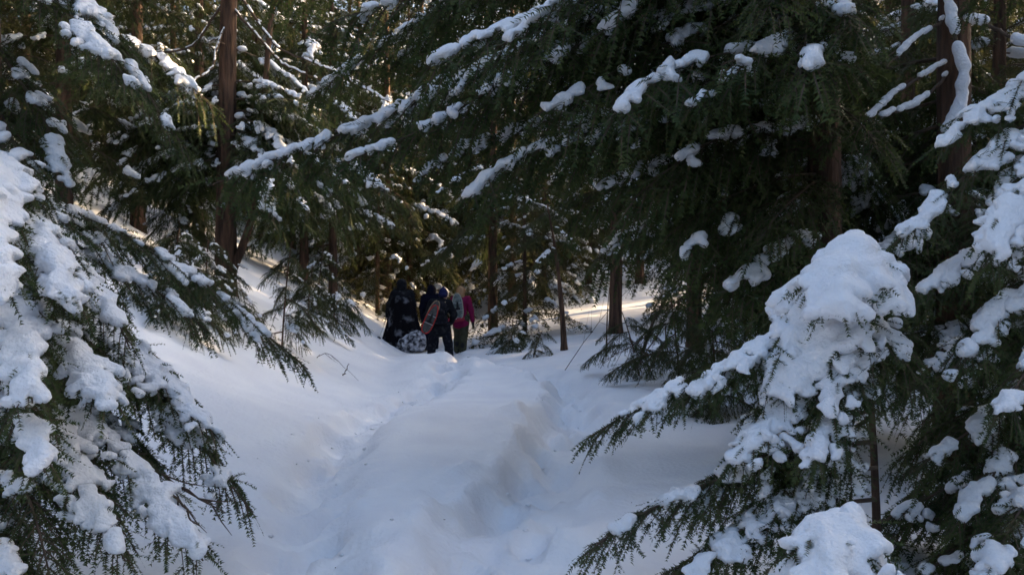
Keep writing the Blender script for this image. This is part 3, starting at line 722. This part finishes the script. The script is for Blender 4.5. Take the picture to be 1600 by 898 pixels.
# ------------------------------------------------------------------ background hemlocks
def far_bough(seed, L, width, snow, droop):
    rng = np.random.default_rng(seed); u = np.linspace(0, 1, 7)
    ax = np.stack([u * L, .05 * L * np.sin(u * 5), L * (.1 * u - droop * u ** 2)], 1)
    g, cl = bough_geo(rng, ax, width, 10, .36, .14, .095, .062, .036, .55, snow, .085, .058, .016, stems=False, wsides=3)
    return g.arrays(), (join(cl).arrays() if cl else None)
FARB = [far_bough(500 + k, L, w, s_, d) for k, (L, w, s_, d) in enumerate([(2.4, .9, .36, .42), (2.4, 1.0, .24, .5), (2.4, .85, .42, .35), (2.4, .9, .16, .45)])]
def far_tree(seed, H, z0, L, n, r):
    rg = random.Random(seed); c, sn = Geo(), Geo(); a = 0
    tp = pole(H, 18, seed=seed, wob=.012)
    for i in range(n):
        f = (i + rg.random()) / n; z = z0 + (H - z0) * f ** .9; a += 2.4 + rg.uniform(-.4, .4)
        l = (.35 + L * (1 - f) ** .85) * rg.uniform(.7, 1.15) / 2.4
        ca, sa = math.cos(a), math.sin(a); pt = rg.uniform(-.15, .2)
        R = np.array([[ca, -sa, 0], [sa, ca, 0], [0, 0, 1]]) @ np.array([[math.cos(pt), 0, math.sin(pt)], [0, 1, 0], [-math.sin(pt), 0, math.cos(pt)]]) * l
        b = rg.choice(FARB); o = along(tp, z)
        c.put(b[0], R, o)
        if b[1] is not None and rg.random() < .85: sn.put(b[1], R, o)
    return (trunk_mesh('trunk', tp, r, .03, 10, seed=seed), c.mesh('crown', ['twig', 'needle_far'], smooth=[0]), sn.mesh('snow_load', ['snow']))
FT = {'A': [far_tree(600, 11, .5, 2.3, 78, .11), far_tree(601, 14, .7, 2.7, 96, .13)], 'B': [far_tree(602, 18, 2.6, 3.0, 92, .16)], 'C': [far_tree(604, 5, .3, 1.5, 44, .06)]}
def bg(px, Y, kind, k, lab, group, s=1.0):
    x = at_z(px, Y); tr = tree_root('hemlock_tree', x, Y, lab, group); r = random.Random(int(px * 7 + Y))
    tr.rotation_euler = (0, 0, r.uniform(0, 6.28)); tr.scale = (s,) * 3
    a, b, c = FT[kind][k % len(FT[kind])]
    link('trunk', a, tr); link('crown', b, tr); link('snow_load', c, tr)['kind'] = 'stuff'
G1, G2, G3, G4, G5 = 'background hemlocks above the left bank', 'background hemlocks behind the forked trunk', 'background hemlocks behind the hikers', 'background hemlocks right of the trail', 'background hemlocks behind the right trunks'
ZONES = [
    (G1, 'in the woods left of the forked trunk', [(-60, 20, 'A', 0), (40, 21, 'A', 1), (126, 25, 'B', 0), (20, 30, 'B', 1), (270, 24, 'A', 0), (180, 30, 'A', 1), (90, 36, 'B', 0), (-40, 13, 'A', 0), (300, 32, 'B', 1), (240, 40, 'B', 0), (150, 19, 'C', 0)]),
    (G2, 'between forked trunk and cloaked person', [(400, 27, 'B', 1), (455, 30, 'A', 1), (500, 34, 'B', 0), (420, 40, 'A', 1), (560, 29, 'A', 0), (545, 38, 'B', 1), (590, 26, 'C', 0)]),
    (G3, 'in the woods behind the hikers', [(600, 33, 'A', 1), (640, 29, 'A', 0), (690, 35, 'A', 1), (660, 41, 'B', 0), (620, 46, 'B', 1), (710, 44, 'B', 1), (668, 31, 'C', 0)]),
    (G4, 'between pink jacket and dark straight trunk', [(800, 31, 'A', 1), (850, 34, 'A', 0), (830, 41, 'B', 0), (920, 38, 'A', 1), (1000, 37, 'B', 1), (880, 46, 'B', 0), (760, 38, 'B', 1), (820, 24, 'C', 0)]),
    (G5, 'in the woods behind the right-hand trunks', [(1120, 24, 'A', 0), (1170, 31, 'B', 0), (1230, 26, 'A', 1), (1290, 20, 'A', 0), (1330, 30, 'B', 1), (1390, 22, 'A', 1), (1460, 27, 'B', 0), (1520, 19, 'A', 0), (1570, 24, 'A', 1), (1640, 18, 'A', 0), (1550, 33, 'B', 1), (1120, 40, 'B', 1), (1250, 40, 'B', 0), (1340, 15, 'C', 0), (1560, 13, 'A', 0)]),
]
KIND = {'A': 'full-branched hemlock', 'B': 'bare-stemmed hemlock', 'C': 'short young hemlock'}
NTH = ['first', 'second', 'third', 'fourth', 'fifth', 'sixth', 'seventh', 'eighth', 'ninth']
for grp, lab, lst in ZONES:
    for (px, Y, kind, k) in lst:
        same = sorted(q[0] for q in lst if q[2] == kind); i = same.index(px)
        l_ = KIND[kind] + ' ' + lab if len(same) == 1 else NTH[i] + ' ' + KIND[kind] + ' from left ' + lab
        bg(px, Y, kind, k, l_, grp, random.Random(px * 3 + int(Y)).uniform(.88, 1.15))

# the rest of the wood, farther off and to the sides: one uncountable mass of the same trees
rg = random.Random(77); pts = []
def spot(x, y):
    if all((x - a) ** 2 + (y - b) ** 2 > 7 for a, b, _ in pts): pts.append((x, y, rg.uniform(.85, 1.25)))
while len(pts) < 150:
    y = rg.uniform(46, 88); x = rg.uniform(-.75, .75) * y; spot(x, y)
while len(pts) < 235:
    y = rg.uniform(-18, 46); x = rg.choice([-1, 1]) * rg.uniform(0, 30)
    x += math.copysign(max(0.0, .64 * y) + 6.5, x)
    if abs(x) < 48: spot(x, y)
while len(pts) < 305:      # extra unseen trees on the sun side, added to block the low sun
    y = rg.uniform(-12, 32); x = 7.5 + max(0.0, .64 * y) + rg.uniform(0, 26)
    if all((x - a) ** 2 + (y - b) ** 2 > 3 for a, b, _ in pts): pts.append((x, y, rg.uniform(.85, 1.25)))
src = [FT['A'][1], FT['B'][0], FT['A'][0]]
for k in range(3):
    P_ = pts[k::3]; g = Geo(); v = np.array([(x, y, gz(x, y) - .1) for x, y, _ in P_])
    me = bpy.data.meshes.new('far_wood'); me.from_pydata([tuple(p) for p in v], [], [])
    att = me.attributes.new('sz', 'FLOAT', 'POINT'); att.data.foreach_set('value', [p[2] for p in P_])
    att = me.attributes.new('rz', 'FLOAT', 'POINT'); att.data.foreach_set('value', [rg.uniform(0, 6.28) for _ in P_])
    o = link('far_wood', me); tag(o, 'distant dense snowy hemlock wood closing the view, with unseen trees added to block the sun', 'wood', 'distant wood', kind='stuff')
    ng = bpy.data.node_groups.new('far_wood', 'GeometryNodeTree'); ng.is_modifier = True
    ng.interface.new_socket('Geometry', in_out='INPUT', socket_type='NodeSocketGeometry'); ng.interface.new_socket('Geometry', in_out='OUTPUT', socket_type='NodeSocketGeometry')
    N = ng.nodes; L_ = ng.links; gi = N.new('NodeGroupInput'); go = N.new('NodeGroupOutput')
    iop = N.new('GeometryNodeInstanceOnPoints'); jn = N.new('GeometryNodeJoinGeometry')
    parts_src = [next(ob for ob in COL.objects if ob.data is m_) for m_ in src[k]]
    for ob in parts_src:
        oi = N.new('GeometryNodeObjectInfo'); oi.inputs['Object'].default_value = ob; oi.transform_space = 'ORIGINAL'; oi.inputs['As Instance'].default_value = True
        L_.new(oi.outputs['Geometry'], jn.inputs[0])
    a1 = N.new('GeometryNodeInputNamedAttribute'); a1.data_type = 'FLOAT'; a1.inputs['Name'].default_value = 'sz'
    a2 = N.new('GeometryNodeInputNamedAttribute'); a2.data_type = 'FLOAT'; a2.inputs['Name'].default_value = 'rz'
    cx = N.new('ShaderNodeCombineXYZ'); L_.new(a2.outputs[0], cx.inputs[2])
    L_.new(gi.outputs[0], iop.inputs['Points']); L_.new(jn.outputs[0], iop.inputs['Instance']); L_.new(cx.outputs[0], iop.inputs['Rotation']); L_.new(a1.outputs[0], iop.inputs['Scale'])
    L_.new(iop.outputs[0], go.inputs[0])
    o.modifiers.new('far_wood', 'NODES').node_group = ng
#@@PART3
# ------------------------------------------------------------------ hikers
def sdf(prims, vox=.016, k=.03, nz=0.0, nsc=10, seed=0):
    """smooth union of tapered capsules (a, b, ra, rb) -> one closed mesh"""
    P0 = np.array([p[0] for p in prims] + [p[1] for p in prims], float); R = max(max(p[2], p[3]) for p in prims) + k + 2 * vox
    lo = P0.min(0) - R; dim = np.ceil((P0.max(0) + R - lo) / vox).astype(int) + 1
    ax = [np.arange(dim[j]) * vox + lo[j] for j in range(3)]
    X = np.stack(np.meshgrid(*ax, indexing='ij'), -1).astype(np.float32)
    acc = np.zeros(dim, np.float32)
    for a, b, ra, rb in prims:
        a = np.array(a, float); b = np.array(b, float); ab = b - a; l2 = max(ab @ ab, 1e-8)
        t = np.clip(((X - a) @ ab) / l2, 0, 1)
        d = np.linalg.norm(X - (a + t[..., None] * ab), axis=-1) - (ra + (rb - ra) * t)
        acc += np.exp(np.clip(-d / (k * .35), -40, 40))
    D = np.log(acc + 1e-18)
    v, q = nets(D, lo, vox); 
    if nz: v = v + (np.stack([noise(v * nsc + 9 * j, seed + j) for j in range(3)], 1) * nz).astype(np.float32)
    g = Geo(); g.add(v, quads=q); return g

mat('skin', (0.45, 0.28, 0.21), .6)
mat('black_jacket', (0.010, 0.011, 0.014), .85, var=(0.045, 0.045, 0.05), scale=9, ramp=(.5, .8), bump=.6, bscale=18, spec=.05)
mat('black_trousers', (0.012, 0.013, 0.018), .85, var=(0.10, 0.10, 0.12), scale=14, ramp=(.55, .85), bump=.6, bscale=18, spec=.05)
mat('black_cloak', (0.006, 0.006, 0.008), .9, var=(0.34, 0.35, 0.40), scale=4, ramp=(.55, .88), bump=.5, bscale=14, detail=6, spec=.05)
mat('snowy_bundle', (0.035, 0.037, 0.045), .9, var=(0.62, 0.63, 0.68), scale=11, ramp=(.40, .66), bump=1.0, bscale=16, detail=7, spec=.05)
mat('navy', (0.006, 0.007, 0.016), .85, bump=.5, bscale=18, spec=.05)
mat('blue_knit', (0.006, 0.010, 0.060), .9, bump=.6, bscale=60)
mat('pink_jacket', (0.21, 0.014, 0.062), .7, var=(0.16, 0.010, 0.048), scale=8, bump=.5, bscale=16, spec=.05)
mat('red_bag', (0.30, 0.025, 0.05), .7, bump=.5, bscale=16)
mat('olive', (0.040, 0.042, 0.026), .9, var=(0.065, 0.064, 0.042), scale=12, bump=.5, bscale=18, spec=.05)
mat('blond_hair', (0.30, 0.16, 0.075), .6, var=(0.42, 0.25, 0.13), scale=30, stretch=(1, 1, .1), bump=.8, bscale=40)
mat('red_frame', (0.42, 0.02, 0.015), .45)
mat('tan_strap', (0.26, 0.19, 0.11), .8, var=(0.36, 0.28, 0.18), scale=14)
mat('dark_deck', (0.035, 0.037, 0.036), .6, var=(0.10, 0.105, 0.10), scale=16, bump=.4, bscale=20)
mat('grey_deck', (0.11, 0.13, 0.12), .6, var=(0.22, 0.25, 0.24), scale=12, ramp=(.45, .6), bump=.4, bscale=20)
mat('grey_frame', (0.38, 0.37, 0.30), .45)
mat('steel', (0.35, 0.35, 0.36), .35)
mat('black_rubber', (0.012, 0.012, 0.013), .7)
mat('pole_white', (0.62, 0.62, 0.60), .4)

def figure(label, px, Y, yaw, H, J, top, legs, head, hand='black_rubber', boots='black_rubber', sink=.06, hair=None, jacket_len=.80, bulk=1.0, group='hikers walking up the trail'):
    """J: joint overrides in a 1.7 m body, x right, y ahead, z up"""
    j = dict(hipL=(-.10, 0, .90), hipR=(.10, 0, .90), kneeL=(-.11, .03, .50), kneeR=(.11, .03, .50), ankL=(-.11, 0, .09), ankR=(.11, 0, .09),
             shL=(-.18, 0, 1.40), shR=(.18, 0, 1.40), elL=(-.25, -.02, 1.13), elR=(.25, -.02, 1.13), wrL=(-.25, .08, .88), wrR=(.25, .08, .88), neck=(0, .01, 1.47), head=(0, .03, 1.59))
    j.update(J); j = {k: np.array(v, float) for k, v in j.items()}
    x = at_z(px, Y); root = bpy.data.objects.new('person', None); COL.objects.link(root)
    root.location = (x, Y, gz(x, Y) - sink); root.rotation_euler = (0, 0, yaw); root.scale = (H / 1.7,) * 3
    tag(root, label, 'person', group)
    pel = (j['hipL'] + j['hipR']) / 2; ch = (j['shL'] + j['shR']) / 2; hd = j['head']; fw = np.array([0, 1.0, 0])
    def hand_prims(w, e, sd):
        d = unit(w - e); o = w + d * .05; P = [(w, w + d * .075, .030, .036)]; s_ = np.array([sd, 0, 0.0])
        for q, (off, ln) in enumerate([(-.028, .060), (-.010, .072), (.010, .068), (.027, .052)]):
            a = w + d * .085 + fw * -off; m_ = a + d * ln * .55; P += [(a, m_, .011, .010), (m_, m_ + unit(d - s_ * .5) * ln * .45, .010, .008)]
        th = w + d * .03 + fw * .03; P += [(th, th + unit(d + fw * .9) * .035, .013, .011), (th + unit(d + fw * .9) * .035, th + unit(d + fw * .9) * .035 + d * .028, .011, .009)]
        return P
    hands = hand_prims(j['wrL'], j['elL'], -1) + hand_prims(j['wrR'], j['elR'], 1)
    hp = [(hd + UP * .02, hd - UP * .05 + fw * .015, .098, .075), (hd + fw * .095 - UP * .01, hd + fw * .115 - UP * .03, .012, .016), (hd + fw * .07 + UP * .03 - np.array([.05, 0, 0]), hd + fw * .07 + UP * .03 + np.array([.05, 0, 0]), .02, .02),
          (hd + np.array([-.098, -.01, -.01]), hd + np.array([-.098, -.015, .02]), .014, .016), (hd + np.array([.098, -.01, -.01]), hd + np.array([.098, -.015, .02]), .014, .016), (j['neck'] - UP * .08, hd - UP * .06, .06, .055)]
    legsP = []; 
    for s_ in 'LR':
        legsP += [(j['hip' + s_], j['knee' + s_], .083, .056), (j['knee' + s_], j['ank' + s_], .056, .040)]
    feet = [(j['ank' + s_] - UP * .04, j['ank' + s_] + fw * .15 - UP * .05, .042, .036) for s_ in 'LR']
    arms = []
    for s_ in 'LR':
        arms += [(ch * .35 + j['sh' + s_] * .65, j['sh' + s_], .07, .06), (j['sh' + s_], j['el' + s_], .053, .042), (j['el' + s_], j['wr' + s_], .041, .028)]
    tor = [(pel, pel * .5 + ch * .5, .125, .115), (pel * .5 + ch * .5, ch - UP * .07, .115, .125), (j['shL'] * .6 + ch * .4 - UP * .06, j['shR'] * .6 + ch * .4 - UP * .06, .085, .085)]
    link('body', sdf(tor + arms + legsP + feet + hp + hands, .022, .02).mesh('body', ['skin']), root)
    fat = lambda P, d, f=1.0: [(a, b, ra * f + d, rb * f + d) for a, b, ra, rb in P]
    link('trousers', sdf(fat(legsP, .046) + [(pel, pel + UP * .06, .15, .14)], .019, .03, nz=.012, nsc=9).mesh('trousers', [legs]), root)
    hem = pel * 1.0; hem[2] = jacket_len
    link('jacket', sdf(fat(tor, .034 * bulk, bulk) + fat(arms, .030 * bulk) + [(hem - np.array([.06, 0, 0]), hem + np.array([.06, 0, 0]), .15 * bulk, .15 * bulk), (j['neck'] - UP * .05, j['neck'] + UP * .02, .09, .075)], .019, .035, nz=.012, nsc=8, seed=3).mesh('jacket', [top]), root)
    for s_ in 'LR':
        link('boot', sdf([(j['ank' + s_] + UP * .16, j['ank' + s_] - UP * .03, .062, .058), (j['ank' + s_] - UP * .035, j['ank' + s_] + fw * .18 - UP * .045, .056, .046)], .017, .03).mesh('boot', [boots]), root)
    for P in (hand_prims(j['wrL'], j['elL'], -1), hand_prims(j['wrR'], j['elR'], 1)):
        link('glove', sdf(fat(P, .006), .011, .015).mesh('glove', [hand]), root)
    kind, m = head
    if kind == 'beanie':
        link('hat', sdf([(hd + UP * .045 - fw * .01, hd + UP * .09 - fw * .015, .112, .088), (hd + UP * .17 - fw * .015, hd + UP * .19 - fw * .015, .022, .018)], .014, .02).mesh('hat', [m]), root)
    if kind == 'hood':
        link('hood', sdf([(hd + UP * .03 - fw * .03, hd - UP * .05 - fw * .035, .125, .115), (hd - UP * .07 - fw * .03, j['neck'] - UP * .02, .10, .12)], .016, .03, nz=.008).mesh('hood', [m]), root)
    if hair:
        link('hair', sdf([(hd + UP * .03 - fw * .02, hd - UP * .04 - fw * .04, .118, .108), (hd - UP * .06 - fw * .05 + np.array([-.04, 0, 0]), hd - UP * .26 - fw * .10 + np.array([-.09, 0, 0]), .075, .045), (hd - UP * .06 - fw * .05 + np.array([.04, 0, 0]), hd - UP * .22 - fw * .10 + np.array([.07, 0, 0]), .065, .04)], .014, .02, nz=.012, nsc=18).mesh('hair', [hair]), root)
    return root
def on(root, p):
    c, s_ = math.cos(root.rotation_euler[2]), math.sin(root.rotation_euler[2]); k = root.scale[0]
    return Vector((root.location[0] + k * (c * p[0] - s_ * p[1]), root.location[1] + k * (s_ * p[0] + c * p[1]), root.location[2] + k * p[2]))

def snowshoe(label, loc, rot, frame, deck, L=.66, W=.21):
    root = bpy.data.objects.new('snowshoe', None); COL.objects.link(root); root.location = loc; root.rotation_euler = rot
    tag(root, label, 'snowshoe')
    th = np.linspace(0, 2 * np.pi, 40, endpoint=False)
    e = lambda s_: np.stack([np.sign(np.cos(th)) * np.abs(np.cos(th)) ** .8 * W / 2 * s_ * (1 - .18 * np.sin(th)), 0 * th, np.sign(np.sin(th)) * np.abs(np.sin(th)) ** .75 * L / 2 * s_], 1)
    o = e(1.0); g = Geo(); loop = np.vstack([o, o[:2]]); tube(g, loop, .013, 8, cap=False); link('frame', g.mesh('frame', [frame]), root)
    i_ = e(.96); g = Geo(); n = len(i_); V = np.vstack([i_ + [0, .004, 0], i_ - [0, .004, 0], [[0, .004, 0]], [[0, -.004, 0]]])
    tri = []
    for a in range(n):
        b = (a + 1) % n; tri += [[a, b, 2 * n], [n + b, n + a, 2 * n + 1], [a, n + a, b], [b, n + a, n + b]]
    g.add(V, tris=tri); link('deck', g.mesh('deck', [deck], smooth=False), root)
    for z in (-.10, .08):
        g = Geo(); w = W * .46; tube(g, [[-w, -.016, z], [0, -.022, z], [w, -.016, z]], .009, 6); link('crossbar', g.mesh('crossbar', ['steel']), root)
    link('binding', sdf([((-.035, -.03, -.06), (.035, -.03, -.06), .028, .028), ((0, -.03, -.04), (0, -.032, .09), .030, .024)], .012, .02).mesh('binding', ['black_rubber']), root)
    return root

# the hiker in black nearest to the camera
h1 = figure('hiker in black, nearest, wearing a blue knit hat and standing legs apart', 688, 20.0, 0.0, 1.70,
            dict(kneeL=(-.19, .05, .50), kneeR=(.18, .02, .50), ankL=(-.21, 0, .09), ankR=(.22, 0, .09), head=(.06, .06, 1.57), neck=(.03, .03, 1.45), elL=(-.29, .06, 1.15), wrL=(-.20, .22, 1.0), elR=(.31, .03, 1.14), wrR=(.24, .20, .98)),
            'black_jacket', 'black_trousers', ('beanie', 'blue_knit'), bulk=1.08)
h2 = figure('hiker in a pink jacket with long blond hair and olive trousers', 720, 22.3, -.1, 1.66,
            dict(kneeL=(-.10, .12, .52), ankL=(-.10, -.02, .12), kneeR=(.08, .02, .50), ankR=(.07, -.12, .09), elR=(.27, -.02, 1.13), wrR=(.30, .02, .86), elL=(-.24, .06, 1.14), wrL=(-.16, .2, 1.0)),
            'pink_jacket', 'olive', ('none', ''), hair='blond_hair', bulk=1.02)
h3 = figure('hiker in a navy hooded coat half hidden behind the hiker in black', 674, 23.6, .1, 1.68, {}, 'navy', 'navy', ('hood', 'navy'), bulk=1.1)
h4 = figure('person under a long black cloak dusted with snow', 629, 21.4, .15, 1.74,
            dict(head=(-.02, .02, 1.60), elL=(-.30, .02, 1.15), wrL=(-.34, .14, .92)), 'black_jacket', 'black_trousers', ('hood', 'black_jacket'), bulk=1.12, jacket_len=.75, sink=.10)
# the cloak: a draped cone with folds and a thickness, open at the front
def cloak(root):
    n, m = 72, 26; g = Geo(); th = np.linspace(math.radians(-62), math.radians(242), n) + math.pi     # open towards +y
    V = []
    for s_ in (0, .018):
        for i in range(m):
            u = i / (m - 1); z = 1.50 - 1.40 * u
            rx = np.interp(u, [0, .08, .18, .5, .8, 1], [.10, .20, .29, .33, .42, .52]) - s_; ry = np.interp(u, [0, .08, .2, .6, 1], [.10, .16, .22, .28, .40]) - s_
            f = 1 + .10 * u ** 1.2 * np.sin(th * 9 + 2.2 * np.sin(th * 2)) + .05 * u * np.sin(th * 17 + 1)
            V.append(np.stack([np.cos(th) * rx * f + (.14 * u ** 3) * (np.cos(th) > 0) * np.abs(np.cos(th)), np.sin(th) * ry * f, z + 0 * th + .03 * u * np.sin(th * 5)], 1))
    V = np.concatenate(V); q = []
    ii = (np.arange(m - 1)[:, None] * n + np.arange(n - 1)[None])
    o = np.stack([ii, ii + 1, ii + n + 1, ii + n], -1).reshape(-1, 4); k = m * n
    e = [[(m - 1) * n + a, (m - 1) * n + a + 1, k + (m - 1) * n + a + 1, k + (m - 1) * n + a] for a in range(n - 1)]
    e2 = [[i * n + c, (i + 1) * n + c, k + (i + 1) * n + c, k + i * n + c] for c in (0, n - 1) for i in range(m - 1)]
    e3 = [[a, a + 1, k + a + 1, k + a] for a in range(n - 1)]
    g.add(V, quads=np.concatenate([o, o[:, ::-1] + k, np.array(e), np.array(e2), np.array(e3)]))
    link('cloak', g.mesh('cloak', ['black_cloak']), root)
cloak(h4)
# carried things
pk = bpy.data.objects.new('backpack', None); COL.objects.link(pk); pk.location = on(h1, (.01, -.20, 1.20)); tag(pk, 'small black backpack on the back of the hiker in black', 'backpack')
link('bag', sdf([((-.09, 0, -.16), (.09, 0, -.16), .085, .085), ((-.08, .01, .15), (.08, .01, .15), .075, .075), ((0, 0, -.16), (0, 0, .15), .11, .10)], .018, .04, nz=.01).mesh('bag', ['black_trousers']), pk)
link('pocket', sdf([((-.06, -.10, -.10), (.06, -.10, -.10), .05, .05), ((-.05, -.09, .02), (.05, -.09, .02), .04, .04)], .016, .03).mesh('pocket', ['black_jacket']), pk)
for s_ in (-1, 1):
    g = Geo(); tube(g, [[s_ * .09, .03, .20], [s_ * .12, .14, .24], [s_ * .13, .30, .10], [s_ * .12, .26, -.12]], .018, 6); link('strap', g.mesh('strap', ['tan_strap']), pk)
snowshoe('red-framed snowshoe slung slanting on the back of the hiker in black', on(h1, (-.19, -.36, 1.06)), (.05, math.radians(24), .1), 'red_frame', 'dark_deck')
snowshoe('tan-framed snowshoe showing above the red-framed one', on(h1, (-.15, -.31, 1.17)), (.05, math.radians(22), .15), 'tan_strap', 'dark_deck', L=.62)
snowshoe('grey-decked snowshoe on the back of the hiker in pink', on(h2, (-.04, -.26, 1.23)), (.02, math.radians(-4), .05), 'grey_frame', 'grey_deck', L=.64, W=.25)
rb = link('hip_bag', sdf([((-.20, 0, -.04), (.10, 0, .02), .065, .07), ((-.26, .02, -.10), (-.15, 0, -.04), .04, .06)], .016, .03, nz=.01).mesh('hip_bag', ['red_bag']), None, on(h2, (-.05, -.19, .90))); tag(rb, 'red hip bag below the grey snowshoe of the hiker in pink', 'bag')
bx, by = at_z(643, 21.0), 21.0
bd = link('bundle', sdf([((-.14, 0, .12), (.16, .05, .16), .19, .20), ((.05, 0, .30), (.18, .04, .28), .15, .16), ((-.26, 0, .02), (-.10, 0, .08), .10, .14)], .02, .05, nz=.035, nsc=9).mesh('bundle', ['snowy_bundle']), None, (bx, by, gz(bx, by) + .06)); tag(bd, 'grey bundle caked with snow trailing beside the black cloak', 'bundle')
def walking_pole(label, a, b):
    root = bpy.data.objects.new('hiking_pole', None); COL.objects.link(root); root.location = b; tag(root, label, 'pole')
    a = np.array(a) - np.array(b); g = Geo(); tube(g, [a, a * .5, a * 0], [.011, .010, .007], 7); link('shaft', g.mesh('shaft', ['pole_white']), root)
    g = Geo(); tube(g, [a * .9, a * 1.03], [.017, .019], 8); link('grip', g.mesh('grip', ['black_rubber']), root)
    g = Geo(); d = unit(a); tube(g, [d * .06, d * .07], [.045, .03], 12); link('basket', g.mesh('basket', ['black_rubber']), root)
wl = on(h4, (-.34, .17, .88)); px_, py_ = at_z(591, 20.9), 20.9
walking_pole('pale walking pole planted left of the cloaked person', wl, (px_, py_, gz(px_, py_) - .03))
